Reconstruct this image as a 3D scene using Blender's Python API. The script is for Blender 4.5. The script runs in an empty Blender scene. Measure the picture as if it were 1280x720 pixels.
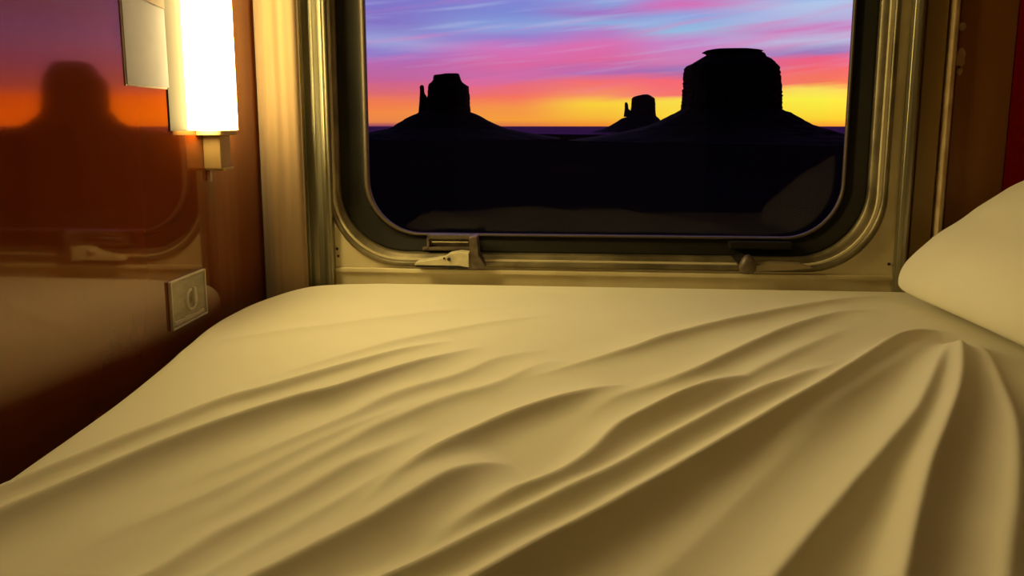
import bpy, bmesh, math, random
import numpy as np
from mathutils import Vector, Matrix, noise

random.seed(4)
SC = bpy.context.scene
COL = SC.collection
R = math.radians

# ------------------------------------------------------------------ camera
F = 836.0; YAW = R(4.1); PITCH = R(7.4); PPY = 266.0
CAM = Vector((0, 0, 0.855))
cd = bpy.data.cameras.new('camera'); cam = bpy.data.objects.new('camera', cd); COL.objects.link(cam)
cam.location = CAM; cam.rotation_euler = (R(90) - PITCH, 0, YAW)
cd.sensor_width = 36; cd.lens = F / 1280 * 36; cd.shift_y = -(360 - PPY) / 1280
cd.clip_start = 0.02; cd.clip_end = 60000
SC.camera = cam
RM = cam.rotation_euler.to_matrix()

def ray(px, py):
    return RM @ Vector(((px - 640) / F, -(py - PPY) / F, -1))
def onY(px, py, Y):
    d = ray(px, py); return CAM + d * (Y / d.y)
def onX(px, py, X):
    d = ray(px, py); return CAM + d * (X / d.x)
def onZ(px, py, Z):
    d = ray(px, py); return CAM + d * ((Z - CAM.z) / d.z)

# ------------------------------------------------------------------ helpers
def tag(o, label=None, cat=None, group=None, kind=None):
    if label: o['label'] = label
    if cat: o['category'] = cat
    if group: o['group'] = group
    if kind: o['kind'] = kind
    return o
def empty(name, loc, label, cat, group=None):
    o = bpy.data.objects.new(name, None); COL.objects.link(o); o.location = loc
    o.empty_display_size = 0.05
    return tag(o, label, cat, group)
def link(name, me, mat, parent=None, smooth=True):
    if smooth:
        for p in me.polygons: p.use_smooth = True
    if mat: me.materials.append(mat)
    o = bpy.data.objects.new(name, me); COL.objects.link(o)
    if parent:
        o.parent = parent; o.matrix_parent_inverse = Matrix.Translation(parent.location).inverted() if parent.type == 'EMPTY' else parent.matrix_world.inverted()
    return o
def from_bm(name, bm, mat, parent=None, smooth=False):
    bmesh.ops.recalc_face_normals(bm, faces=bm.faces)
    me = bpy.data.meshes.new(name); bm.to_mesh(me); bm.free()
    return link(name, me, mat, parent, smooth)
def from_py(name, v, f, mat, parent=None, smooth=True):
    me = bpy.data.meshes.new(name); me.from_pydata([tuple(a) for a in v], [], f); me.update()
    return link(name, me, mat, parent, smooth)
def box(bm, lo, hi, bevel=0.0, seg=2):
    vs = bmesh.ops.create_cube(bm, size=1)['verts']
    for v in vs:
        v.co = Vector([lo[i] + (v.co[i] + .5) * (hi[i] - lo[i]) for i in range(3)])
    if bevel:
        es = list({e for v in vs for e in v.link_edges})
        bmesh.ops.bevel(bm, geom=es, offset=bevel, segments=seg, affect='EDGES', profile=.6)
def boxo(name, lo, hi, mat, parent=None, bevel=0.0):
    bm = bmesh.new(); box(bm, lo, hi, bevel); return from_bm(name, bm, mat, parent)
def prism(bm, pts, axis, a, b, bevel=0):
    """extrude a closed 2D outline along axis (0,1,2) from a to b"""
    def P(p, t):
        q = list(p); q.insert(axis, t); return Vector(q)
    A = [bm.verts.new(P(p, a)) for p in pts]; B = [bm.verts.new(P(p, b)) for p in pts]
    n = len(pts); fs = [bm.faces.new(A), bm.faces.new(B[::-1])]
    for i in range(n): fs.append(bm.faces.new((A[i], A[(i+1) % n], B[(i+1) % n], B[i])))
    if bevel:
        es = list({e for f in fs for e in f.edges})
        bmesh.ops.bevel(bm, geom=es, offset=bevel, segments=2, affect='EDGES')
def cyl(bm, c, axis, r, h, seg=24, r2=None):
    M = Matrix.Translation(c) @ Vector((0, 0, 1)).rotation_difference(Vector(axis)).to_matrix().to_4x4()
    bmesh.ops.create_cone(bm, cap_ends=True, segments=seg, radius1=r, radius2=r if r2 is None else r2, depth=h, matrix=M)
def bevel_mod(o, w, s=3):
    m = o.modifiers.new('bevel', 'BEVEL'); m.width = w; m.segments = s; m.limit_method = 'ANGLE'
    return o

# ------------------------------------------------------------------ materials
def mat(name, base, rough=.5, metal=0, coat=0, ior=1.5, coat_rough=.03, coat_ior=1.5, sheen=0, spec=.5):
    m = bpy.data.materials.new(name); m.use_nodes = True
    b = m.node_tree.nodes['Principled BSDF']
    b.inputs['Base Color'].default_value = (*base, 1); b.inputs['Roughness'].default_value = rough
    b.inputs['Metallic'].default_value = metal; b.inputs['IOR'].default_value = ior
    b.inputs['Coat Weight'].default_value = coat; b.inputs['Coat Roughness'].default_value = coat_rough
    b.inputs['Coat IOR'].default_value = coat_ior
    b.inputs['Sheen Weight'].default_value = sheen
    b.inputs['Specular IOR Level'].default_value = spec
    return m
def vary(m, c1, c2, scale=(8, 8, 8), lo=.35, hi=.65, detail=4, bump=0, bscale=None, distort=0, rough=None):
    """noise driven mix between two colours of the material itself, optional fine bump"""
    nt = m.node_tree; N = nt.nodes; L = nt.links; b = N['Principled BSDF']
    tc = N.new('ShaderNodeTexCoord'); mp = N.new('ShaderNodeMapping'); mp.inputs['Scale'].default_value = scale
    nz = N.new('ShaderNodeTexNoise'); nz.inputs['Scale'].default_value = 1; nz.inputs['Detail'].default_value = detail
    nz.inputs['Distortion'].default_value = distort
    cr = N.new('ShaderNodeValToRGB'); cr.color_ramp.elements[0].position = lo; cr.color_ramp.elements[1].position = hi
    cr.color_ramp.elements[0].color = (*c1, 1); cr.color_ramp.elements[1].color = (*c2, 1)
    L.new(tc.outputs['Object'], mp.inputs['Vector']); L.new(mp.outputs[0], nz.inputs['Vector'])
    L.new(nz.outputs['Fac'], cr.inputs[0]); L.new(cr.outputs[0], b.inputs['Base Color'])
    if rough:
        mr = N.new('ShaderNodeMapRange'); mr.inputs['To Min'].default_value = rough[0]; mr.inputs['To Max'].default_value = rough[1]
        L.new(nz.outputs['Fac'], mr.inputs['Value']); L.new(mr.outputs[0], b.inputs['Roughness'])
    if bump:
        mp2 = N.new('ShaderNodeMapping'); mp2.inputs['Scale'].default_value = bscale or scale
        n2 = N.new('ShaderNodeTexNoise'); n2.inputs['Scale'].default_value = 1; n2.inputs['Detail'].default_value = 3
        bp = N.new('ShaderNodeBump'); bp.inputs['Strength'].default_value = bump; bp.inputs['Distance'].default_value = .001
        L.new(tc.outputs['Object'], mp2.inputs['Vector']); L.new(mp2.outputs[0], n2.inputs['Vector'])
        L.new(n2.outputs['Fac'], bp.inputs['Height']); L.new(bp.outputs[0], b.inputs['Normal'])
    return m

M_wood = vary(mat('lacquered wood laminate', (.12, .03, .005), rough=.06, ior=1.9, coat=.55, coat_rough=.03, coat_ior=1.75),
              (.15, .026, .002), (.175, .032, .003), (14, 14, .8), detail=2)
M_sheet = vary(mat('cotton sheet', (.8, .74, .56), rough=.85, sheen=.15, spec=.2), (.80, .735, .55), (.83, .765, .58), (5, 5, 5), bump=.12, bscale=(420, 420, 420))
M_pillow = vary(mat('pillow cotton', (.8, .74, .56), rough=.85, sheen=.15, spec=.2), (.80, .735, .54), (.83, .765, .57), (6, 6, 6), bump=.12, bscale=(420, 420, 420))
M_matt = vary(mat('mattress ticking', (.45, .42, .35), rough=.9), (.42, .39, .33), (.48, .45, .38), (40, 40, 40))
M_curt = vary(mat('curtain cloth', (.55, .38, .17), rough=.8, sheen=.2, spec=.2), (.26, .165, .085), (.30, .19, .10), (60, 60, 3), bump=.15, bscale=(300, 300, 300))
M_panel = vary(mat('painted window surround', (.55, .47, .28), rough=.45), (.58, .48, .27), (.70, .61, .37), (9, 9, 9), bump=.2, bscale=(40, 40, 40))
M_alu = vary(mat('dull aluminium extrusion', (.42, .38, .27), rough=.38, metal=.75), (.22, .19, .11), (.42, .37, .24), (60, 60, 3), rough=(.28, .5))
M_ring = vary(mat('weathered clamp ring', (.3, .27, .18), rough=.42, metal=.5), (.11, .088, .045), (.25, .20, .11), (12, 12, 12), rough=(.3, .5))
M_rub = vary(mat('black rubber gasket', (.014, .014, .01), rough=.7, spec=.2), (.008, .0065, .003), (.014, .011, .005), (10, 10, 10))
M_brown = vary(mat('brown panel laminate', (.12, .05, .01), rough=.5), (.20, .080, .014), (.25, .10, .018), (4, 4, 1))
M_ochre = vary(mat('ochre enamel panel', (.27, .17, .05), rough=.45), (.23, .145, .042), (.30, .19, .056), (4, 4, 1))
M_red = vary(mat('dark red wall carpet', (.22, .004, .003), rough=1, spec=0), (.060, .0012, .001), (.085, .002, .0016), (200, 200, 200), bump=.4, bscale=(500, 500, 500))
M_dark = mat('dark seam', (.012, .010, .008), rough=.8)
M_floor = vary(mat('carpet floor', (.05, .045, .05), rough=.95), (.04, .035, .04), (.07, .06, .06), (150, 150, 150))
M_ceil = vary(mat('cream ceiling laminate', (.6, .55, .42), rough=.6), (.57, .52, .40), (.63, .58, .45), (3, 3, 3))
M_back = vary(mat('beige bulkhead laminate', (.45, .36, .22), rough=.6), (.42, .33, .2), (.48, .39, .25), (3, 3, 3))
M_plate = vary(mat('grey moulded plate', (.62, .56, .52), rough=.5), (.25, .20, .26), (.29, .23, .29), (15, 15, 15))
M_plate_edge = mat('pale plate edge', (.50, .36, .28), rough=.5)
M_lampplate = vary(mat('cream enamelled lamp back', (.42, .26, .10), rough=.5), (.38, .24, .09), (.44, .28, .11), (5, 5, 5))
M_backplate = mat('dull gold lamp back plate', (.085, .055, .03), rough=.6, spec=.2)
M_sw = vary(mat('brushed switch plate', (.42, .38, .28), rough=.35, metal=.55), (.36, .32, .23), (.46, .42, .31), (30, 30, 90), rough=(.3, .45))
M_sw2 = mat('pale switch moulding', (.66, .58, .42), rough=.4)
M_latch = vary(mat('worn bronze latch', (.22, .17, .12), rough=.45, metal=.3), (.085, .062, .038), (.15, .11, .07), (60, 60, 60))
M_wedge = vary(mat('pale latch plate', (.58, .50, .30), rough=.45), (.50, .43, .26), (.64, .56, .34), (50, 50, 50))
M_bead = mat('dull bronze bead', (.09, .065, .04), rough=.5, metal=.2)
M_wedge2 = mat('tarnished latch plate', (.28, .22, .12), rough=.45, metal=.2)
M_screw = mat('dark screw', (.03, .025, .02), rough=.4, metal=.6)
M_chrome = mat('worn bright metal', (.75, .66, .48), rough=.25, metal=.9)

M_wood.node_tree.nodes['Principled BSDF'].inputs['Specular Tint'].default_value = (1, .72, .48, 1)
# peeling paint on the strip beside the brown panel
M_peel = mat('peeling paint strip', (.4, .3, .16), rough=.5)
vary(M_peel, (.34, .22, .09), (.52, .38, .19), (38, 38, 14), lo=.40, hi=.60, detail=8)

M_glass = bpy.data.materials.new('window glass'); M_glass.use_nodes = True
b = M_glass.node_tree.nodes['Principled BSDF']
b.inputs['Base Color'].default_value = (.97, .98, .97, 1); b.inputs['Roughness'].default_value = 0
b.inputs['Transmission Weight'].default_value = 1; b.inputs['IOR'].default_value = 1.22

LAMP_E = 32.0
M_emit = bpy.data.materials.new('glowing lamp diffuser'); M_emit.use_nodes = True
b = M_emit.node_tree.nodes['Principled BSDF']
b.inputs['Base Color'].default_value = (.9, .85, .7, 1); b.inputs['Roughness'].default_value = .4
b.inputs['Emission Color'].default_value = (1, .785, .30, 1); b.inputs['Emission Strength'].default_value = LAMP_E

def rock(name, c1, c2, s):
    return vary(mat(name, c1, rough=.95, spec=.1), c1, c2, (s, s, s * 3), detail=6)
M_rock = rock('red sandstone', (.030, .014, .012), (.045, .02, .016), .02)
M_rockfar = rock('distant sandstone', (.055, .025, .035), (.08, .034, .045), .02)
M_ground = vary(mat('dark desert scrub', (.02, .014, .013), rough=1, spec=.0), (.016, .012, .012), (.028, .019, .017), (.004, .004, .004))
M_far = vary(mat('far desert with painted haze', (.16, .05, .09), rough=1, spec=.0), (.60, .17, .42), (.72, .22, .48), (.0003, .0012, .001))  # purple horizon haze painted into the base colour

# ------------------------------------------------------------------ room shell
XL, XR, YW, YB, ZC = -0.675, .932, 1.5, -1.25, 1.80
ZB = 0.5                                                       # top of the bed
def struct(o): return tag(o, kind='structure')
struct(boxo('floor', (XL - .05, YB - .05, -.05), (XR + .05, YW + .12, 0), M_floor))
struct(boxo('ceiling', (XL - .05, YB - .05, ZC), (XR + .05, YW + .12, ZC + .05), M_ceil))
struct(boxo('wall_left', (XL - .05, YB - .05, 0), (XL, YW + .12, ZC), M_wood))
struct(boxo('wall_right', (XR, YB - .05, 0), (XR + .05, YW + .12, ZC), M_red))
struct(boxo('wall_back', (XL, YB - .05, 0), (XR, YB, ZC), M_back))

# rounded rectangle loops on the window wall: xl, xr picked at the horizon row, zb at x=700
ZTOP = 1.34
def rr(pxl, pxr, pyb, Y, r, up=0.0, n=14):
    xl = onY(pxl, 158, Y).x; xr = onY(pxr, 158, Y).x; zb = onY(700, pyb, Y).z; zt = ZTOP + up
    pts = []
    for cx, cz, a0 in ((xr - r, zb + r, -90), (xr - r, zt - r, 0), (xl + r, zt - r, 90), (xl + r, zb + r, 180)):
        for i in range(n + 1):
            a = R(a0 + 90 * i / n); pts.append((cx + r * math.cos(a), Y, cz + r * math.sin(a)))
    return pts
def loft(name, loops, m, parent=None, closed=True, smooth=True):
    v = [p for lp in loops for p in lp]; n = len(loops[0]); k = len(loops); f = []
    for i in range(k if closed else k - 1):
        a, b2 = i * n, ((i + 1) % k) * n
        for j in range(n): f.append((a + j, a + (j + 1) % n, b2 + (j + 1) % n, b2 + j))
    bm = bmesh.new(); me = bpy.data.meshes.new('t'); me.from_pydata(v, [], f); bm.from_mesh(me); bpy.data.meshes.remove(me)
    return from_bm(name, bm, m, parent, smooth)

hole = rr(415, 1104, 326, 1.5, .155, .06)
hole_b = [(x, YW + .1, z) for x, _, z in hole]
def wall_outer(Y):                                             # outer rectangle with as many points as the hole
    out = []; n = 15
    xl, xr, zb, zt = XL, XR, 0.0, ZC
    cs = [(xr, zb), (xr, zt), (xl, zt), (xl, zb)]
    side = [((xr - .25, zb), (xr, zb), (xr, zb + .25)), ((xr, zt - .25), (xr, zt), (xr - .25, zt)),
            ((xl + .25, zt), (xl, zt), (xl, zt - .25)), ((xl, zb + .25), (xl, zb), (xl + .25, zb))]
    for a, c, d in side:
        for i in range(n):
            t = i / (n - 1)
            if t <= .5: u = t * 2; p = (a[0] + (c[0]-a[0]) * u, a[1] + (c[1]-a[1]) * u)
            else: u = t * 2 - 1; p = (c[0] + (d[0]-c[0]) * u, c[1] + (d[1]-c[1]) * u)
            out.append((p[0], Y, p[1]))
    return out
struct(loft('wall_window', [hole, hole_b, wall_outer(YW + .1), wall_outer(YW)], M_panel, smooth=False))

win = bpy.data.objects.new('window_1', None); COL.objects.link(win); win.location = (onY(758, 158, YW).x, YW, onY(700, 292, YW).z)
tag(win, kind='structure'); win['label'] = 'rounded train window in a black rubber gasket and metal ring'
loft('gasket', [rr(461, 1056, 292, 1.585, .125), rr(458, 1060, 294, 1.545, .128, .005), rr(456, 1061.5, 296, 1.540, .13, .007),
                rr(454, 1062.5, 297, 1.545, .131, .009), rr(450, 1064, 299, 1.547, .135, .012), rr(444, 1069, 302, 1.542, .14, .02),
                rr(426, 1086, 314, 1.532, .15, .04), rr(423, 1090, 317, 1.528, .153, .045), rr(423, 1090, 317, 1.585, .153, .045)],
     M_rub, win)
loft('inner_bead', [rr(460.5, 1056.5, 293, 1.548, .125), rr(458.5, 1058, 294, 1.538, .126, .002), rr(455, 1061, 295.5, 1.536, .128, .004), rr(452.5, 1062, 297, 1.546, .13, .006)],
     M_bead, win)
loft('clamp_ring', [rr(424, 1089, 316.5, 1.53, .152, .042), rr(422.5, 1090.5, 318, 1.518, .154, .045), rr(420, 1093, 319.5, 1.512, .156, .05),
                    rr(416, 1100, 322.5, 1.509, .158, .055), rr(413.5, 1106, 326.5, 1.505, .16, .06), rr(412, 1108.5, 328.5, 1.4985, .161, .064),
                    rr(411, 1110, 330.5, 1.492, .162, .067), rr(409.5, 1113.5, 333, 1.4905, .164, .07), rr(408, 1116, 335.5, 1.495, .166, .075),
                    rr(407.5, 1116.5, 336, 1.502, .167, .078), rr(420, 1092, 318, 1.54, .155, .046)],
     M_ring, win)
# pane: a real sheet of glass with thickness
gl = rr(457, 1060, 295, 1.562, .13, .004)
bm = bmesh.new(); prism(bm, [(x, z) for x, _, z in gl], 1, 1.562, 1.568)
from_bm('pane', bm, M_glass, win)

# horizontal mouldings between ring and bed
def bar_profile(name, px0, px1, rows, m, parent=None):
    pass
# vertical extrusions left and right of the surround (profile in x/y, extruded in z)
def extr(name, prof, m, z0=.3, z1=ZC, bevel=.0015):
    bm = bmesh.new(); prism(bm, prof, 2, z0, z1, 0); o = from_bm(name, bm, m); bevel_mod(o, bevel, 2); return struct(o)
def X(px, Y): return onY(px, 158, Y).x
extr('trim_1', [(X(376, 1.49), 1.499), (X(376, 1.49), 1.484), (X(379, 1.48), 1.480), (X(381, 1.49), 1.491), (X(393, 1.49), 1.494),
                (X(398, 1.48), 1.486), (X(401, 1.476), 1.476), (X(405, 1.474), 1.473), (X(407, 1.474), 1.478), (X(408.5, 1.474), 1.475),
                (X(411, 1.478), 1.478), (X(412, 1.49), 1.499)], M_alu)
extr('trim_2', [(X(1131.5, 1.49), 1.499), (X(1133, 1.478), 1.478), (X(1138, 1.474), 1.474), (X(1144, 1.472), 1.4715), (X(1147, 1.474), 1.476), (X(1148, 1.484), 1.499)], M_alu)
extr('trim_3', [(X(1148.5, 1.488), 1.499), (X(1148.5, 1.488), 1.487), (X(1174, 1.484), 1.484), (X(1175.5, 1.486), 1.489), (X(1176, 1.49), 1.499)], M_ochre)
extr('trim_4', [(X(1176, 1.492), 1.4995), (X(1176, 1.492), 1.494), (X(1181, 1.492), 1.494), (X(1181, 1.492), 1.4995)], M_dark)
extr('trim_5', [(X(1180.5, 1.478), 1.499), (X(1180.5, 1.474), 1.473), (X(1182.5, 1.472), 1.470), (X(1187.5, 1.472), 1.470), (X(1189.5, 1.475), 1.477), (X(1189.5, 1.48), 1.499)], M_peel)
extr('trim_6', [(X(1189.5, 1.48), 1.499), (X(1189.5, 1.48), 1.479), (.931, 1.476), (.931, 1.499)], M_brown)
# flakes of old paint left on the brown panel, beside the strip
for i, (py, w, h) in enumerate(((33, 8, 9), (73, 9, 20), (88, 6, 9))):
    p = onY(1205.5 - py * .065, py, 1.4775)
    n = 14; pts = []
    for k in range(n):
        a = 2 * math.pi * k / n; q = 1 + .35 * (random.random() - .5)
        pts.append((p.x + w * q * math.cos(a) * .0010, p.z + h * q * math.sin(a) * .0010))
    bm = bmesh.new(); prism(bm, pts, 1, 1.4772, 1.4792)
    # flakes belong to the strip
    o = from_bm('paint_flake', bm, M_peel, bpy.data.objects['trim_5'])

# ledge: two thin ridges below the ring, across the surround
bm = bmesh.new()
for (pa, pb, d) in ((338, 344, .006),):
    z1 = onY(700, pa, YW).z; z0 = onY(700, pb, YW).z
    box(bm, (X(413, 1.5), YW - d, z0), (X(1131, 1.5), YW + .001, z1), .002)
struct(from_bm('trim_7', bm, M_panel, smooth=True))

# chipped screw holes in the lower left corner of the surround
for px, py in ((421.5, 311), (423, 320), (1111, 330)):
    p = onY(px, py, 1.5); bm = bmesh.new(); cyl(bm, Vector((p.x, 1.4995, p.z)), (0, 1, 0), .0032, .002, 12)
    from_bm('screw', bm, M_screw, bpy.data.objects['wall_window'])

# ------------------------------------------------------------------ window latches (parts of the window)
def pw(px, py, Y): p = onY(px, py, Y); return (p.x, p.z)
# left latch: keeper frame, lever post, wedge foot plate with screw
bm = bmesh.new()
a = pw(534, 293, 1.52); c = pw(592, 313, 1.52)
x0, z1 = a; x1, z0 = c; Yf = 1.512
box(bm, (x0, Yf, z1 - .009), (x1, 1.535, z1), .002)            # top rail
box(bm, (x0, Yf, z0), (x1, 1.535, z0 + .008), .002)            # lower rail
box(bm, (x0, Yf, z0), (x0 + .006, 1.535, z1), .002)
box(bm, (x1 - .008, Yf, z0), (x1, 1.535, z1), .002)
box(bm, (x0 + .002, 1.526, z0 + .002), (x1 - .002, 1.537, z1 - .002))
box(bm, (x0 - .012, 1.520, z0 - .002), (x0 + .002, 1.533, z0 + .006), .002)
latch = from_bm('latch', bm, M_latch, win); latch['label'] = 'left latch, bronze keeper with lever and pale wedge plate'
bm = bmesh.new()
box(bm, (x0 + .010, 1.521, (z0 + z1) / 2 - .001), (x1 - .012, 1.527, (z0 + z1) / 2 + .003), .001)
from_bm('slide_bar', bm, M_chrome, latch)
bm = bmesh.new(); Yl = 1.488
prism(bm, [pw(587, 296, Yl), pw(597, 294, Yl), pw(599, 318, Yl), pw(608, 331, Yl), pw(606, 335, Yl), pw(585, 335, Yl), pw(588, 318, Yl)], 1, 1.476, 1.515)
o = from_bm('lever', bm, M_latch, latch); bevel_mod(o, .002)
bm = bmesh.new()
prism(bm, [pw(519, 330, 1.485), pw(522, 326, 1.485), pw(556, 321, 1.485), pw(563, 316, 1.485), pw(575, 314, 1.485), pw(587, 315, 1.485), pw(587, 333, 1.485), pw(575, 331, 1.485), pw(548, 330.5, 1.485)], 1, 1.472, 1.503)
o = from_bm('wedge_plate', bm, M_wedge, latch); bevel_mod(o, .0015)
bm = bmesh.new(); prism(bm, [pw(520, 329.5, 1.485), pw(585, 331.5, 1.485), pw(585, 334.5, 1.485), pw(521, 332.5, 1.485)], 1, 1.474, 1.503)
from_bm('gap_shadow_strip', bm, M_screw, latch)  # dark strip standing in for the shadow gap under the wedge plate
for px, py, r in ((561, 324, .0038), (555, 323, .0022)):
    p = pw(px, py, 1.47); bm = bmesh.new(); cyl(bm, Vector((p[0], 1.4712, p[1])), (0, -1, 0), r, .004, 16)
    bmesh.ops.bevel(bm, geom=list(bm.edges), offset=.0006, segments=1, affect='EDGES')
    from_bm('screw', bm, M_screw, latch)
# right latch: rounded knob with a thin foot plate
bm = bmesh.new()
c = onY(935, 331, 1.48)
bmesh.ops.create_uvsphere(bm, u_segments=24, v_segments=14, radius=1, matrix=Matrix.Translation((c.x, 1.484, c.z - .001)) @ Matrix.Diagonal((.0185, .015, .0235, 1)))
for v in bm.verts:
    t = (v.co.z - c.z) / .0235
    v.co.x = c.x + (v.co.x - c.x) * (1 - .22 * t); v.co.z = max(v.co.z, c.z - .021)
latch2 = from_bm('latch', bm, M_latch, win, True); latch2['label'] = 'right latch, rounded bronze knob with a thin foot plate'
bm = bmesh.new()
prism(bm, [pw(916, 322, 1.495), pw(926, 318, 1.495), pw(930, 318, 1.495), pw(930, 336, 1.495), pw(924, 333, 1.495)], 1, 1.485, 1.512)
o = from_bm('stop', bm, M_screw, latch2); bevel_mod(o, .0015)
bm = bmesh.new()
prism(bm, [pw(944, 331, 1.487), pw(965, 328, 1.487), pw(1000, 329.5, 1.487), pw(1016, 334.5, 1.487), pw(985, 337.5, 1.487), pw(944, 338.5, 1.487)], 1, 1.480, 1.503)
o = from_bm('foot_plate', bm, M_wedge2, latch2); bevel_mod(o, .0012)
bm = bmesh.new(); bx0 = pw(912, 302, 1.52); bx1 = pw(990, 312, 1.52)
box(bm, (bx0[0], 1.516, bx1[1]), (bx1[0], 1.54, bx0[1]), .003)
from_bm('keeper', bm, M_rub, latch2)

# ------------------------------------------------------------------ curtain bunched in the corner
def curtain():
    xa, xb = XL + .004, X(377, 1.455); nu, nz = 90, 24; v = []; f = []
    z0, z1 = .30, ZC - .012
    for s in (0, 1):
        for j in range(nz + 1):
            t = j / nz; z = z0 + (z1 - z0) * t
            for i in range(nu + 1):
                u = i / nu
                x = xa + (xb - xa) * u
                y = 1.460 - .028 * math.sin(math.pi * min(1, u * 1.02)) ** .55
                y += .0030 * math.sin(u * 11 + .4 * math.sin(t * 3)) + .0006 * math.sin(u * 31 + t * 2) 
                if s: y += .004 + .006 * 0
                v.append((x, y, z))
    n = (nu + 1) * (nz + 1)
    def I(s, j, i): return s * n + j * (nu + 1) + i
    for j in range(nz):
        for i in range(nu):
            f.append((I(0, j, i), I(0, j, i+1), I(0, j+1, i+1), I(0, j+1, i)))
            f.append((I(1, j, i), I(1, j+1, i), I(1, j+1, i+1), I(1, j, i+1)))
    for j in range(nz):
        f.append((I(0, j, 0), I(0, j+1, 0), I(1, j+1, 0), I(1, j, 0)))
        f.append((I(0, j, nu), I(1, j, nu), I(1, j+1, nu), I(0, j+1, nu)))
    for i in range(nu):
        f.append((I(0, 0, i), I(1, 0, i), I(1, 0, i+1), I(0, 0, i+1)))
        f.append((I(0, nz, i), I(0, nz, i+1), I(1, nz, i+1), I(1, nz, i)))
    return from_py('window_curtain', v, f, M_curt)
tag(curtain(), 'gold beige curtain drawn into the corner left of the window', 'curtain')

# ------------------------------------------------------------------ reading light on the left wall
lz0 = onX(268, 162.5, -.655).z; lz1 = lz0 + .62
yb0, yb1 = onX(211.5, 158, XL).y, onX(293, 158, XL).y
lamp = empty('reading_light', (XL, 1.245, lz0), 'glowing upright fluorescent reading light on the brown wall left of the window', 'lamp')
boxo('back_plate', (XL, yb0, lz0 - .001), (XL + .002, yb1, lz1 + .02), M_backplate, lamp, .0005)
ya, ye, dep = 1.170, 1.316, .036
sec = []
for i in range(25):
    a = math.pi * i / 24
    c, s = math.cos(a), math.sin(a)
    y = (ya + ye) / 2 - (ye - ya) / 2 * (abs(c) ** .75) * (1 if c > 0 else -1)
    sec.append((XL + .006 + dep * s ** .6 if s > 1e-6 else XL + .006, y))
bm = bmesh.new(); prism(bm, sec, 2, lz0, lz1); o = from_bm('diffuser', bm, M_emit, lamp, False); o['label'] = 'white glowing diffuser'
# bottom cap: thin lip a little wider than the lens
bm = bmesh.new(); prism(bm, [(XL, 1.205), (XL + .046, 1.208), (XL + .052, 1.214), (XL + .054, 1.250), (XL + .048, 1.268), (XL, 1.31)], 2, lz0 - .010, lz0 - .0005)
o = from_bm('end_cap', bm, M_lampplate, lamp); bevel_mod(o, .0015)
# switch block below, two faces with a groove
bz1 = lz0 - .010; bz0 = onX(275, 211, -.65).z
bm = bmesh.new()
box(bm, (XL, 1.227, bz0), (XL + .034, 1.268, bz1), .0025); box(bm, (XL, 1.268, bz0 + .002), (XL + .030, 1.272, bz1), .001)
box(bm, (XL, 1.232, bz0 - .003), (XL + .037, 1.272, bz0 + .002), .001)
from_bm('switch_block', bm, M_lampplate, lamp)
bm = bmesh.new(); box(bm, (XL + .001, 1.234, bz0 - .024), (XL + .008, 1.240, bz0 - .001), .001)
from_bm('pull_tab', bm, M_chrome, lamp)

# round ceiling fill light, added because the wall light left the bed dark
cl = empty('added_ceiling_fill', (-.46, .95, ZC), 'small round warm fill lamp added above the left side of the bed', 'lamp')
M_emit2 = M_emit.copy(); M_emit2.name = 'added fill light lens'
M_emit2.node_tree.nodes['Principled BSDF'].inputs['Emission Color'].default_value = (1, .76, .38, 1)
M_emit2.node_tree.nodes['Principled BSDF'].inputs['Emission Strength'].default_value = 11
bm = bmesh.new(); cyl(bm, Vector((-.46, .95, ZC - .009)), (0, 0, 1), .085, .016, 48); o = from_bm('rim', bm, M_chrome, cl); bevel_mod(o, .003)
bm = bmesh.new(); cyl(bm, Vector((-.46, .95, ZC - .021)), (0, 0, -1), .072, .010, 48, .060); from_bm('lens', bm, M_emit2, cl)

# ------------------------------------------------------------------ grey plate beside the lamp
p0 = onX(156, 107, XL); p1 = onX(211, 111, XL); zt = onX(190, 3, XL).z
gp = empty('wall_plate', (XL, (p0.y + p1.y) / 2, p0.z), 'plain grey upright plate on the wall left of the glowing reading light', 'wall plate')
boxo('plate_rim', (XL, p0.y, p0.z), (XL + .0015, p1.y, zt + .03), M_plate_edge, gp, .0004)
boxo('plate_face', (XL + .001, p0.y + .0035, p0.z + .003), (XL + .0025, p1.y - .003, zt), M_plate, gp, .0004)
bm = bmesh.new(); prism(bm, [(p0.y + .012, zt + .004), (p1.y - .004, zt - .006), (p1.y - .004, zt + .028), (p0.y + .012, zt + .028)], 0, XL + .001, XL + .004)
from_bm('plate_header', bm, M_brown, gp)

# ------------------------------------------------------------------ switch plate low on the left wall
q0 = onX(209, 353, XL); q1 = onX(253, 334, XL); q2 = onX(219, 414, XL)
sy0, sy1, sz1, sz0 = q0.y, q1.y, q0.z, q2.z + .004
sp = empty('switch_plate', (XL, (sy0 + sy1) / 2, sz0), 'small square metal switch plate low on the brown wall above the bed edge', 'switch')
def frame(bm, x0, x1, ya, yb, za, zb, w):
    vs = []
    for xx in (x0, x1):
        for (y, z) in ((ya, za), (yb, za), (yb, zb), (ya, zb)): vs.append(bm.verts.new((xx, y, z)))
        for (y, z) in ((ya+w, za+w), (yb-w, za+w), (yb-w, zb-w), (ya+w, zb-w)): vs.append(bm.verts.new((xx, y, z)))
    for i in range(4):
        j = (i + 1) % 4
        bm.faces.new((vs[8+i], vs[8+j], vs[12+j], vs[12+i])); bm.faces.new((vs[i], vs[4+i], vs[4+j], vs[j]))
        bm.faces.new((vs[i], vs[j], vs[8+j], vs[8+i])); bm.faces.new((vs[4+i], vs[12+i], vs[12+j], vs[4+j]))
bm = bmesh.new(); frame(bm, XL, XL + .0065, sy0, sy1, sz0, sz1, .0035)
o = from_bm('rim', bm, M_sw2, sp); bevel_mod(o, .0015)
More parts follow.
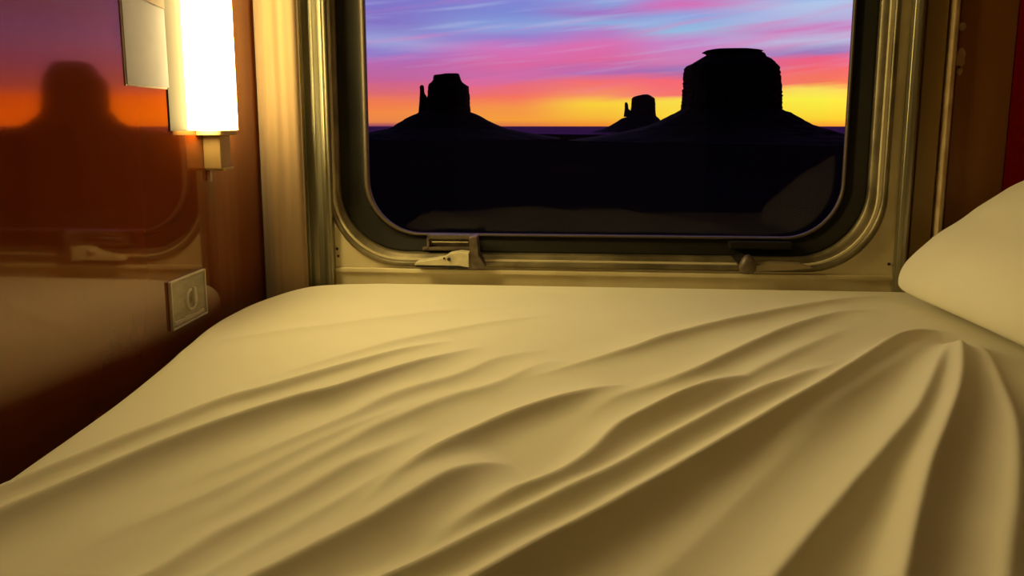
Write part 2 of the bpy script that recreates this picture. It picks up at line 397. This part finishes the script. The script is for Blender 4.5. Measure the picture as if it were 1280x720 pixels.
boxo('face', (XL, sy0 + .004, sz0 + .004), (XL + .004, sy1 - .003, sz1 - .003), M_sw, sp)
cy, cz = (sy0 + sy1) / 2 + .006, sz0 + .041
bm = bmesh.new()                                                # round ring and paddle
for k in range(40):
    pass
segs = 40; rr0, rr1 = .013, .0185
vs = [[bm.verts.new((xx, cy + r_ * math.cos(2*math.pi*k/segs), cz + 1.15 * r_ * math.sin(2*math.pi*k/segs))) for k in range(segs)] for xx, r_ in ((XL + .003, rr1), (XL + .007, rr1 - .001), (XL + .007, rr0 + .001), (XL + .003, rr0))]
for a_ in range(3):
    for k in range(segs): bm.faces.new((vs[a_][k], vs[a_][(k+1) % segs], vs[a_+1][(k+1) % segs], vs[a_+1][k]))
from_bm('ring', bm, M_sw2, sp, True)
boxo('rocker', (XL + .003, cy + .001, cz - .008), (XL + .011, cy + .009, cz + .022), M_sw2, sp, .002)
bm = bmesh.new()
for k in range(9):
    t = k / 8; y = sy0 + .012 + t * (sy1 - sy0 - .03)
    box(bm, (XL + .003, y - .006, sz0 + .006 + .002 * random.random()), (XL + .006, y + .006, sz0 + .013 + .004 * random.random()), .001)
from_bm('lettering_strip', bm, M_sw2, sp)

# ------------------------------------------------------------------ bed: platform, mattress, sheet
outl_px = [(-100, 676), (0, 608), (60, 566), (120, 524), (160, 495), (205, 459), (245, 425), (266, 407), (292, 391), (330, 374), (385, 358.5)]
outl = [onZ(x, y, ZB) for x, y in outl_px]
outl = [(p.x, p.y) for p in outl]
YFAR = 1.452; RO = .034
outl += [(-.44, YFAR), (-.36, YFAR + .004), (-.2, YFAR + .006), (.3, YFAR + .006), (1.2, YFAR + .006)]
outl = [(1.2, .33), (.3, .33), (-.30, .335), (-.44, .345), (-.50, .38), (-.525, .44)] + [(x + .012, y) for x, y in outl]
def catmull(P, n=10):
    P = [np.array(p, float) for p in P]; P = [2*P[0]-P[1]] + P + [2*P[-1]-P[-2]]; out = []
    for i in range(1, len(P) - 2):
        for k in range(n):
            t = k / n; a, b_, c, d = P[i-1], P[i], P[i+1], P[i+2]
            out.append(.5 * ((2*b_) + (-a+c)*t + (2*a-5*b_+4*c-d)*t*t + (-a+3*b_-3*c+d)*t**3))
    out.append(P[-2]); return np.array(out)
def poly_dist(Pts, poly):
    """nearest point, signed distance (right of travel positive) and travel fraction along an open polyline"""
    best = np.full(len(Pts), 1e9); sd = np.zeros(len(Pts)); near = np.zeros((len(Pts), 2)); fr = np.zeros(len(Pts))
    seg = np.linalg.norm(np.diff(poly[:, :2], axis=0), axis=1); cum = np.concatenate([[0], np.cumsum(seg)]); tot = cum[-1]
    for i in range(len(poly) - 1):
        a = poly[i, :2]; d = poly[i+1, :2] - a; L2 = d @ d
        if L2 < 1e-14: continue
        t = np.clip(((Pts - a) @ d) / L2, 0, 1); q = a + t[:, None] * d; w = Pts - q
        dist = np.hypot(w[:, 0], w[:, 1]); m = dist < best
        cr = d[1] * w[:, 0] - d[0] * w[:, 1]
        best[m] = dist[m]; near[m] = q[m]; sd[m] = np.where(cr[m] >= 0, dist[m], -dist[m]); fr[m] = (cum[i] + t[m] * seg[i]) / tot
    return near, sd, fr
OUT = catmull(outl, 8)

# folds: (pixel polyline from lower-left to upper-right, height, width of lit side, width of shaded side, end taper)
FOLDS = [
 ([(-60, 640), (10, 607), (117, 563), (200, 530), (277, 500), (333, 484), (427, 455), (500, 433), (570, 418)], .0105, .014, .010, .5),
 ([(-60, 668), (0, 641), (100, 598), (200, 556), (287, 524), (367, 498), (427, 482), (520, 447), (600, 420)], .0195, .018, .019, .45),
 ([(180, 440), (273, 425), (333, 417), (427, 404), (527, 391), (600, 385), (680, 378)], .0055, .035, .013, .35),
 ([(300, 478), (360, 462), (427, 444), (500, 425), (600, 405), (700, 390)], .0045, .025, .010, .4),
 ([(167, 619), (300, 572), (427, 524), (494, 492), (574, 466), (627, 443), (700, 430)], .0080, .022, .013, .5),
 ([(60, 700), (160, 655), (283, 606), (350, 575), (427, 541), (500, 512), (570, 486)], .0045, .018, .010, .5),
 ([(200, 660), (283, 625), (350, 592), (427, 556), (477, 530), (560, 496), (614, 480), (677, 452), (714, 448)], .0085, .018, .014, .45),
 ([(150, 735), (207, 706), (267, 668), (333, 636), (427, 586), (490, 556), (540, 530)], .0080, .017, .014, .4),
 ([(250, 735), (320, 690), (380, 655), (440, 622), (500, 590)], .0050, .014, .011, .4),
 ([(640, 470), (714, 452), (780, 436), (854, 415), (954, 391), (1054, 371), (1110, 363)], .0120, .035, .016, .35),
 ([(440, 640), (500, 590), (567, 551), (634, 519), (694, 498), (735, 485), (785, 472)], .0140, .026, .015, .35),
 ([(220, 790), (300, 735), (350, 710), (427, 670), (487, 638), (560, 594), (600, 574), (640, 560)], .0200, .035, .027, .3),
 ([(520, 690), (567, 653), (640, 617), (694, 597), (740, 565), (780, 529), (854, 496), (930, 462)], .0150, .018, .014, .3),
 ([(720, 520), (770, 492), (854, 468), (921, 438), (987, 408), (1041, 388), (1090, 380)], .0110, .022, .014, .4),
 ([(760, 545), (854, 505), (921, 476), (970, 450), (1020, 425), (1060, 405)], .0070, .016, .011, .4),
 ([(300, 800), (400, 765), (510, 718), (614, 667), (680, 633), (760, 593), (827, 553), (854, 538), (921, 503), (970, 478), (1050, 440)], .0175, .016, .018, .35),
 ([(420, 820), (520, 770), (617, 718), (680, 683), (760, 640), (854, 583), (894, 559), (954, 525), (1021, 487), (1067, 457), (1121, 421), (1175, 398)], .0215, .018, .0155, .16),
 ([(960, 570), (1004, 535), (1050, 503), (1097, 470), (1140, 440), (1175, 415)], .0080, .018, .015, .45),
 ([(700, 830), (780, 760), (860, 690), (930, 620), (1000, 556), (1070, 500)], .0050, .020, .022, .4),
 ([(880, 830), (930, 780), (980, 715), (1027, 655), (1067, 608), (1107, 563), (1141, 523), (1156, 495), (1175, 450), (1188, 420)], .0185, .024, .0165, .25),
 ([(1100, 830), (1118, 780), (1133, 715), (1147, 648), (1165, 582), (1186, 530), (1200, 487), (1203, 450), (1199, 418)], .0225, .017, .021, .12),
 ([(1250, 830), (1262, 700), (1272, 600), (1268, 530), (1250, 480), (1235, 450), (1216, 420)], .0120, .025, .03, .15),
]
def sheet():
    xs = np.concatenate([np.arange(-1.15, -.72, .02), np.arange(-.72, .90, .0036), np.arange(.90, .926, .006), [.926]])
    ys = np.concatenate([np.arange(-.02, .42, .008), np.arange(.42, 1.40, .0036), np.arange(1.40, 1.66, .003)])
    GX, GY = np.meshgrid(xs, ys); P = np.stack([GX.ravel(), GY.ravel()], 1)
    near, sd, fr = poly_dist(P, OUT)
    # travel goes away from the camera then right, inside is on the right hand -> inside positive
    d_out = np.maximum(0, -sd); arc = math.pi / 2 * RO
    n = np.where(d_out[:, None] > 1e-9, (P - near) / np.maximum(d_out, 1e-9)[:, None], 0)
    h = np.where(d_out < arc, RO * np.sin(np.minimum(d_out, arc) / RO), RO + .0 * d_out)
    dz = np.where(d_out < arc, RO * (1 - np.cos(np.minimum(d_out, arc) / RO)), RO + (d_out - arc))
    base = np.where(d_out[:, None] > 1e-9, near + n * h[:, None], P)
    z = ZB - dz
    inside = np.maximum(0, sd)
    H = np.zeros(len(P)); 
    for px, amp, wl, wd, tp in FOLDS:
        pl = catmull([(lambda q: (q.x, q.y))(onZ(a, b_, ZB + amp * .95)) for a, b_ in px], 6)
        _, s, f = poly_dist(base, pl)
        e_ = .0018; q = np.sqrt(s * s + e_ * e_) - e_
        lat = np.where(s > 0, np.exp(-(q / wd) ** 1.12), np.exp(-(q / (wl * 1.1)) ** 1.5))
        # fold ends: fade by the fraction travelled and by distance past the ends
        e = np.clip(f / max(tp, .02), 0, 1) if px[0][0] > -50 and px[0][1] < 715 else np.ones_like(f)
        e2 = np.clip((1 - f) / tp, 0, 1)
        env = np.sin(e * math.pi / 2) ** 1.2 * np.sin(e2 * math.pi / 2) ** .9
        H += 1.12 * amp * lat * env
        if amp > .0100: H += .0020 * np.exp(-(s / .0065) ** 2) * env
    # broad softness + tiny cloth unevenness
    soft = np.array([noise.noise(Vector((x * 3.1, y * 3.1, 0))) * .004 + noise.noise(Vector((x * 11 - y * 8, (x * 5 + y * 13) * 1.1, 3))) * .0010 for x, y in base])
    H += soft * np.clip(inside / .05, 0, 1)
    H *= np.clip(1 - d_out / .09, 0, 1)
    H *= np.clip((1.47 - base[:, 1]) / .05, .0, 1)
    z = z + H
    keep_z = np.maximum(z, .24)
    v = np.stack([base[:, 0], np.minimum(base[:, 1], 1.4905), keep_z], 1)
    nx, ny = len(xs), len(ys); f = []
    for j in range(ny - 1):
        for i in range(nx - 1):
            a = j * nx + i
            if d_out[a] > .33 and d_out[a + 1] > .33 and d_out[a + nx] > .33 and d_out[a + nx + 1] > .33: continue
            f.append((a, a + 1, a + nx + 1, a + nx))
    me = bpy.data.meshes.new('bed_sheet'); me.from_pydata(v.tolist(), [], f); me.update()
    bm = bmesh.new(); bm.from_mesh(me)
    bmesh.ops.delete(bm, geom=[v_ for v_ in bm.verts if not v_.link_faces], context='VERTS')
    bm.to_mesh(me); bm.free()
    o = link('bed_sheet', me, M_sheet)
    s_ = o.modifiers.new('thick', 'SOLIDIFY'); s_.thickness = .0015; s_.offset = -1
    return o
tag(sheet(), 'rumpled cream white sheet with long folds covering the bed below the window', 'sheet')

# mattress outline = sheet outline kept a few millimetres inside
def inset_poly(off):
    pts = []
    for i in range(0, len(OUT), 2):
        a = OUT[max(0, i - 1)]; b_ = OUT[min(len(OUT) - 1, i + 1)]; d = b_ - a; d = d / (np.linalg.norm(d) + 1e-9)
        nrm = np.array([d[1], -d[0]]); pts.append(OUT[i] + nrm * off)
    pts = [p for p in pts if p[0] < XR - .02]
    pts += [np.array((XR - .02, pts[-1][1])), np.array((XR - .02, pts[0][1]))]
    return [(float(p[0]), float(p[1])) for p in pts]
bm = bmesh.new(); prism(bm, inset_poly(-.018), 2, .30, ZB - .012)
o = from_bm('mattress', bm, M_matt); bevel_mod(o, .012, 3)
tag(o, 'thick berth mattress under the rumpled sheet', 'mattress')
bm = bmesh.new(); box(bm, (-.46, .39, .0), (XR - .01, 1.44, .295), .005)
tag(from_bm('berth_platform', bm, M_back), 'beige platform carrying the mattress', 'bed base')

# ------------------------------------------------------------------ pillow leaning on the right wall
def pillow():
    n = 72; hx, hy, th = .200, .325, .085; v = []; f = []
    tilt = R(38)
    C0 = Vector((.836, 1.088, .632))
    ex = Vector((math.cos(tilt), 0, math.sin(tilt))); ey = Vector((-.02, 1, 0)).normalized(); ez = Vector((-math.sin(tilt), 0, math.cos(tilt)))
    for s in (1, -1):
        for j in range(n + 1):
            for i in range(n + 1):
                u = math.sin((i / n * 2 - 1) * math.pi / 2); w = math.sin((j / n * 2 - 1) * math.pi / 2)
                pin = 1 - .05 * (1 - w * w) * abs(u) ** 3; pin2 = 1 - .05 * (1 - u * u) * abs(w) ** 3
                x = hx * u * pin * (1 - .16 * w ** 8); y = hy * w * pin2 * (1 - .09 * u ** 8)
                t = (max(0, 1 - abs(u) ** 3) ** .42) * (max(0, 1 - abs(w) ** 4) ** .42)
                z = th * t
                wr = noise.noise(Vector((u * 1.6, w * 2.2, 5 * s))) * .010 * t ** .5
                edge = (abs(u) ** 6 + abs(w) ** 6)
                wr += math.sin(w * 19 + 2 * u) * .0022 * min(1, edge) * (t > 0) + math.sin(u * 15) * .002 * min(1, abs(w) ** 6) * (t > 0)
                p = C0 + ex * x + ey * y + ez * (s * (z + wr * (t > 0)))
                # it slumps on the mattress and against the wall
                fl = ZB + .012
                if p.z < fl + .03: p.z = fl + .03 - (1 - math.exp(-(fl + .03 - p.z) / .05)) * .026
                if p.x > XR - .03: p.x = XR - .03 + (1 - math.exp(-(p.x - XR + .03) / .05)) * .024
                v.append(p)
    N_ = (n + 1) ** 2
    for j in range(n):
        for i in range(n):
            a = j * (n + 1) + i
            f.append((a, a + 1, a + n + 2, a + n + 1)); f.append((N_ + a, N_ + a + n + 1, N_ + a + n + 2, N_ + a + 1))
    me = bpy.data.meshes.new('pillow'); me.from_pydata([tuple(p) for p in v], [], f)
    bm = bmesh.new(); bm.from_mesh(me); bmesh.ops.remove_doubles(bm, verts=bm.verts, dist=.0008); bm.to_mesh(me); bm.free()
    return link('pillow', me, M_pillow)
tag(pillow(), 'plump cream white pillow propped against the red right wall', 'pillow')

# ------------------------------------------------------------------ desert outside
GZ = -26.0
def disc(name, r0, r1, z, m, label=None, seg=96, rings=20):
    v = []; f = []
    for k in range(rings + 1):
        r_ = r0 + (r1 - r0) * (k / rings) ** 2
        for i in range(seg):
            a = 2 * math.pi * i / seg; v.append((r_ * math.cos(a), r_ * math.sin(a), z))
    for k in range(rings):
        for i in range(seg): a = k * seg; f.append((a + i, a + (i+1) % seg, a + seg + (i+1) % seg, a + seg + i))
    return from_py(name, v, f, m, None, False)
def desert():
    """near dark desert with low swells, only on the far side of the window wall"""
    v = []; f = []; na, nr = 150, 60
    for k in range(nr + 1):
        r_ = 3.0 + 2300 * (k / nr) ** 2.2
        for i in range(na + 1):
            a = R(-5 + 190 * i / na); x = r_ * math.cos(a); y = 2 + r_ * math.sin(a)
            z = GZ + min(1, r_ / 400) * (6 * noise.noise(Vector((x / 420, y / 420, 1))) + 1.5 * noise.noise(Vector((x / 90, y / 90, 2))))
            if k < 12: z = -1.6 - 1.4 * k / 12 + (z + 3.0) * (k / 12) ** 3
            v.append((x, y, z))
    for k in range(nr):
        for i in range(na): a = k * (na + 1) + i; f.append((a, a + 1, a + na + 2, a + na + 1))
    return from_py('ground', v, f, M_ground)
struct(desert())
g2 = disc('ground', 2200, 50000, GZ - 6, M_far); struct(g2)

def butte(name, m, label, dist, levels, spire=None, depth=.75, seed=1, mirror=False, flute=.035):
    """levels: (py, px_left, px_right) silhouette rows from top to foot"""
    def P(px, py):
        d = ray(px, py)
        if mirror: d.x = -d.x
        return CAM + d * (dist / d.y)
    seg = 96; v = []; f = []
    rows = []
    for k in range(len(levels) - 1):                            # subdivide for relief
        a, b_ = levels[k], levels[k + 1]; n = max(1, int(abs(b_[0] - a[0]) / 2.0))
        for t in range(n): rows.append([a[i] + (b_[i] - a[i]) * t / n for i in range(3)])
    rows.append(list(levels[-1])); 
    hmax = max(r[2] - r[1] for r in rows)
    for ri, (py, l, r_) in enumerate(rows):
        pl, pr = P(l, py), P(r_, py)
        if pl.x > pr.x: pl, pr = pr, pl
        c = (pl + pr) / 2; w = (pr.x - pl.x) / 2; dd = w * depth
        for i in range(seg):
            a = 2 * math.pi * i / seg; ca, sa = math.cos(a), math.sin(a)
            e = .62
            jag = noise.noise(Vector((ca * 4 + seed * 7, sa * 4, py * .6))) * .036 + noise.noise(Vector((ca * 9 + seed, sa * 9, py * 1.3))) * .018
            fl = 1 + jag - flute * abs(noise.noise(Vector((ca * 5 + seed, sa * 5, ri * .02)))) * 2 - .01 * noise.noise(Vector((ca * 12, sa * 12, ri * .3 + seed)))
            v.append((c.x + w * fl * abs(ca) ** e * (1 if ca > 0 else -1), dist + dd * fl * abs(sa) ** e * (1 if sa > 0 else -1), c.z))
    k = len(rows)
    for j in range(k - 1):
        for i in range(seg): a = j * seg; f.append((a + i, a + seg + i, a + seg + (i+1) % seg, a + (i+1) % seg))
    f.append(tuple(range(seg)))
    f.append(tuple((k - 1) * seg + i for i in range(seg))[::-1])
    if spire:
        s0 = len(v); sg = 20
        for (py, l, r_) in spire:
            pl, pr = P(l, py), P(r_, py)
            c = (pl + pr) / 2; w = abs(pr.x - pl.x) / 2
            for i in range(sg):
                a = 2 * math.pi * i / sg; v.append((c.x + w * math.cos(a), dist + w * 1.6 * math.sin(a), c.z))
        for j in range(len(spire) - 1):
            for i in range(sg): a = s0 + j * sg; f.append((a + i, a + sg + i, a + sg + (i+1) % sg, a + (i+1) % sg))
        f.append(tuple(s0 + i for i in range(sg)))
    o = from_py(name, v, f, m, None, False)
    return tag(o, label, 'butte', 'buttes on the desert horizon')
foot = 176
butte('sandstone_butte', M_rock, 'dark silhouetted butte with a thin spire, leftmost through the window', 1500,
      [(92, 556, 573), (93, 551, 574), (94, 543, 574), (97, 542, 575), (100, 542, 576), (103, 540, 578), (105, 537, 581), (108, 536, 585), (114, 535.5, 586), (130, 534.5, 587), (138, 533, 587.5),
       (140, 526, 588), (145, 516, 600), (151, 505, 611), (157, 497, 623), (161, 489, 634), (165, 470, 655), (foot, 420, 720)],
      spire=[(106.5, 525.8, 529), (109, 524.6, 530), (113, 525.0, 530.2), (117, 524.9, 530.8), (120, 524.8, 533), (123, 524.6, 534), (126, 524.6, 536), (143, 523.2, 538)], seed=3)
butte('sandstone_butte', M_rockfar, 'small purplish butte between the two large dark buttes', 3200,
      [(118, 804, 810), (119.5, 797, 813), (121, 792, 815), (123, 790, 818), (126, 789.5, 818.5), (133, 789, 819), (139, 788, 819), (145, 787, 820), (148, 777, 823),
       (152, 771, 826), (157, 763, 835), (161, 755, 850), (165, 740, 870)],
      spire=[(128, 781.2, 783.8), (131, 780.8, 785.2), (136, 780.8, 785.6), (138, 780.6, 788), (146, 779.5, 790)], seed=8)
butte('sandstone_butte', M_rock, 'largest broad flat-topped dark butte at the right of the window', 1250,
      [(62, 890, 938), (63.5, 882, 947), (65, 879, 952), (66, 882, 949), (67.5, 885, 954), (69, 884, 954), (72, 878, 956), (75, 873, 961), (79, 866, 966), (82, 859, 968), (85, 857, 970), (95, 856, 971.5), (110, 855, 973),
       (125, 854, 973), (137, 852.5, 973.5), (141, 846, 981), (146, 836, 990), (151, 826, 999), (156, 815, 1007), (162, 795, 1025), (168, 765, 1045), (178, 700, 1100)], seed=5)
butte('sandstone_butte', M_rock, 'dark butte mirrored in the glossy brown left wall', 1500,
      [(77, 75, 103), (78.5, 71, 108), (83, 69, 113), (89, 66, 116), (95, 63, 121), (102, 62.5, 127), (115, 62, 129), (128, 62, 130), (139, 61.5, 131),
       (144, 58, 135), (150, 53, 139), (157, 44, 148), (163, 20, 170), (foot, -60, 240)], seed=11, mirror=True)

# ------------------------------------------------------------------ dusk sky
W = bpy.data.worlds.new('dusk sky'); SC.world = W; W.use_nodes = True
nt = W.node_tree; N = nt.nodes; L = nt.links
for n_ in list(N): N.remove(n_)
out = N.new('ShaderNodeOutputWorld'); bg = N.new('ShaderNodeBackground'); L.new(bg.outputs[0], out.inputs[0])
tc = N.new('ShaderNodeTexCoord'); sep = N.new('ShaderNodeSeparateXYZ'); L.new(tc.outputs['Generated'], sep.inputs[0])
def math_(op, a, b_=None, clamp=False):
    n_ = N.new('ShaderNodeMath'); n_.operation = op; n_.use_clamp = clamp
    for i, q in enumerate((a, b_)):
        if q is None: continue
        if isinstance(q, (int, float)): n_.inputs[i].default_value = q
        else: L.new(q, n_.inputs[i])
    return n_.outputs[0]
def mrange(x, a, b_, c=0.0, d=1.0, smooth=True):
    n_ = N.new('ShaderNodeMapRange'); n_.clamp = True
    if smooth: n_.interpolation_type = 'SMOOTHSTEP'
    L.new(x, n_.inputs['Value'])
    for k, q in zip(('From Min', 'From Max', 'To Min', 'To Max'), (a, b_, c, d)): n_.inputs[k].default_value = q
    return n_.outputs[0]
sx, sy, sz = sep.outputs
az = math_('ARCTAN2', sx, sy)                                  # 0 straight out of the window, + to the right
hyp = math_('SQRT', math_('ADD', math_('MULTIPLY', sx, sx), math_('MULTIPLY', sy, sy)))
el = math_('DIVIDE', sz, math_('MAXIMUM', hyp, .001))
cb = N.new('ShaderNodeCombineXYZ')
def noise_(su, sv, tilt, off, detail=4, rough=.55):
    c_ = N.new('ShaderNodeCombineXYZ')
    L.new(math_('MULTIPLY', az, su), c_.inputs[0])
    L.new(math_('MULTIPLY', math_('SUBTRACT', el, math_('MULTIPLY', az, tilt)), sv), c_.inputs[1])
    c_.inputs[2].default_value = off
    n_ = N.new('ShaderNodeTexNoise'); n_.inputs['Scale'].default_value = 1; n_.inputs['Detail'].default_value = detail; n_.inputs['Roughness'].default_value = rough
    L.new(c_.outputs[0], n_.inputs['Vector']); return n_.outputs['Fac']
n1 = noise_(4, 30, .08, 1.0)
n2 = noise_(9, 110, .06, 7.3, 5)
wob = math_('ADD', math_('MULTIPLY', math_('SUBTRACT', n1, .5), .022), math_('MULTIPLY', math_('SUBTRACT', n2, .5), .010))
# the wobble dies towards the horizon so the glow stays level there
wob = math_('MULTIPLY', wob, mrange(el, 0, .05, .15, 1.0))
ev = math_('ADD', el, wob)
def lin(c, k=1.0):
    return tuple(k * ((x / 255 / 12.92) if x / 255 <= .04045 else ((x / 255 + .055) / 1.055) ** 2.4) for x in c)
EMAX = .30
def ramp(px, rows, k=1.0):
    t = (px - 700) / F; ca = 1 / math.sqrt(1 + t * t)
    r_ = N.new('ShaderNodeValToRGB'); cr = r_.color_ramp; L.new(math_('DIVIDE', ev, EMAX, True), r_.inputs[0])
    rows = sorted(rows, key=lambda q: -q[0]); st = [((157 - py) / F * ca / EMAX, lin(c, k)) for py, c in rows]
    while len(cr.elements) > 1: cr.elements.remove(cr.elements[-1])
    cr.elements[0].position = max(0, st[0][0]); cr.elements[0].color = (*st[0][1], 1)
    for p_, c in st[1:]:
        e = cr.elements.new(min(1, p_)); e.color = (*c, 1)
    return math.atan(t), r_.outputs[0]
HI = [(-40, (125, 140, 205)), (-90, (80, 90, 160))]
st = [
 ramp(470, [(157, (160, 75, 95)), (152, (238, 135, 75)), (140, (248, 140, 70)), (128, (245, 125, 80)), (115, (225, 108, 115)), (100, (205, 100, 150)), (78, (178, 108, 182)), (66, (150, 125, 205)), (55, (160, 165, 220)), (45, (150, 150, 215)), (30, (135, 118, 200)), (0, (130, 120, 205))] + HI),
 ramp(640, [(158, (225, 120, 70)), (150, (250, 160, 60)), (135, (250, 150, 75)), (120, (250, 118, 95)), (106, (235, 108, 130)), (97, (205, 110, 170)), (82, (220, 105, 165)), (62, (212, 118, 190)), (48, (155, 130, 210)), (38, (140, 165, 225)), (20, (128, 140, 215)), (0, (135, 130, 215))] + HI),
 ramp(745, [(158, (245, 140, 50)), (147, (252, 185, 60)), (130, (255, 212, 60)), (118, (252, 150, 95)), (102, (248, 112, 115)), (92, (185, 108, 180)), (78, (225, 105, 160)), (58, (220, 112, 178)), (45, (175, 130, 205)), (35, (145, 175, 225)), (20, (165, 120, 200)), (8, (140, 165, 225)), (0, (150, 165, 228))] + HI),
 ramp(840, [(158, (255, 180, 50)), (145, (255, 215, 60)), (128, (255, 222, 75)), (120, (252, 120, 105)), (100, (250, 105, 120)), (91, (160, 112, 182)), (78, (212, 125, 182)), (58, (200, 135, 205)), (44, (150, 190, 228)), (27, (150, 165, 225)), (14, (215, 115, 185)), (2, (190, 130, 205)), (-10, (160, 165, 225))] + HI),
 ramp(1010, [(158, (255, 160, 50)), (148, (255, 215, 55)), (128, (255, 242, 70)), (115, (255, 225, 95)), (109, (250, 125, 90)), (92, (250, 105, 110)), (79, (240, 98, 135)), (72, (160, 125, 190)), (56, (190, 195, 228)), (42, (208, 122, 192)), (32, (185, 175, 222)), (12, (180, 202, 238)), (0, (145, 185, 235))] + HI),
 # beyond the right edge of the window, seen only mirrored in the lacquered wall: the afterglow is strongest here
 ramp(1180, [(158, (250, 110, 15)), (145, (255, 120, 10)), (118, (250, 105, 15)), (105, (190, 90, 60)), (85, (160, 80, 90)), (50, (140, 85, 120)), (0, (115, 80, 120)), (-60, (70, 60, 110))], 3.6),
 ramp(1400, [(158, (245, 100, 15)), (145, (250, 100, 10)), (122, (235, 90, 20)), (105, (175, 75, 60)), (80, (150, 70, 90)), (30, (120, 75, 115)), (0, (110, 68, 95)), (-60, (60, 50, 90))], 3.6),
]
def mix(fac, a, b_):
    n_ = N.new('ShaderNodeMix'); n_.data_type = 'RGBA'
    if isinstance(fac, (int, float)): n_.inputs[0].default_value = fac
    else: L.new(fac, n_.inputs[0])
    for i, q in ((6, a), (7, b_)):
        if isinstance(q, tuple): n_.inputs[i].default_value = (*q, 1)
        else: L.new(q, n_.inputs[i])
    return n_.outputs[2]
c = st[0][1]
for k in range(1, len(st)):
    c = mix(mrange(az, st[k-1][0], st[k][0]), c, st[k][1])
# wisps: pale blue and rose streaks drifting up to the right
s1 = noise_(5, 90, .10, 12.1, 5, .5); s2 = noise_(5, 70, .13, 31.7, 5, .5)
hi_mask = mrange(el, .06, .10)
c = mix(math_('MULTIPLY', math_('MULTIPLY', mrange(s1, .50, .80), hi_mask), .45), c, lin((185, 195, 235)))
c = mix(math_('MULTIPLY', math_('MULTIPLY', mrange(s2, .50, .80), mrange(el, .03, .06)), .45), c, lin((232, 112, 180)))
# behind the train the sky is already night; overhead deep blue
night = lin((16, 18, 42))
c = mix(mrange(math_('ABSOLUTE', az), 1.05, 1.7), c, night)
c = mix(mrange(el, .22, 1.2), c, lin((26, 30, 70)))
c = mix(mrange(el, -.004, -.0005), night, c)
L.new(c, bg.inputs[0]); bg.inputs[1].default_value = 1.0

# ------------------------------------------------------------------ view
SC.view_settings.view_transform = 'Standard'; SC.view_settings.look = 'None'
SC.view_settings.gamma = 1; SC.view_settings.use_curve_mapping = False
SC.view_settings.exposure = 0
SC.cycles.max_bounces = 10
SC.cycles.sample_clamp_indirect = 6
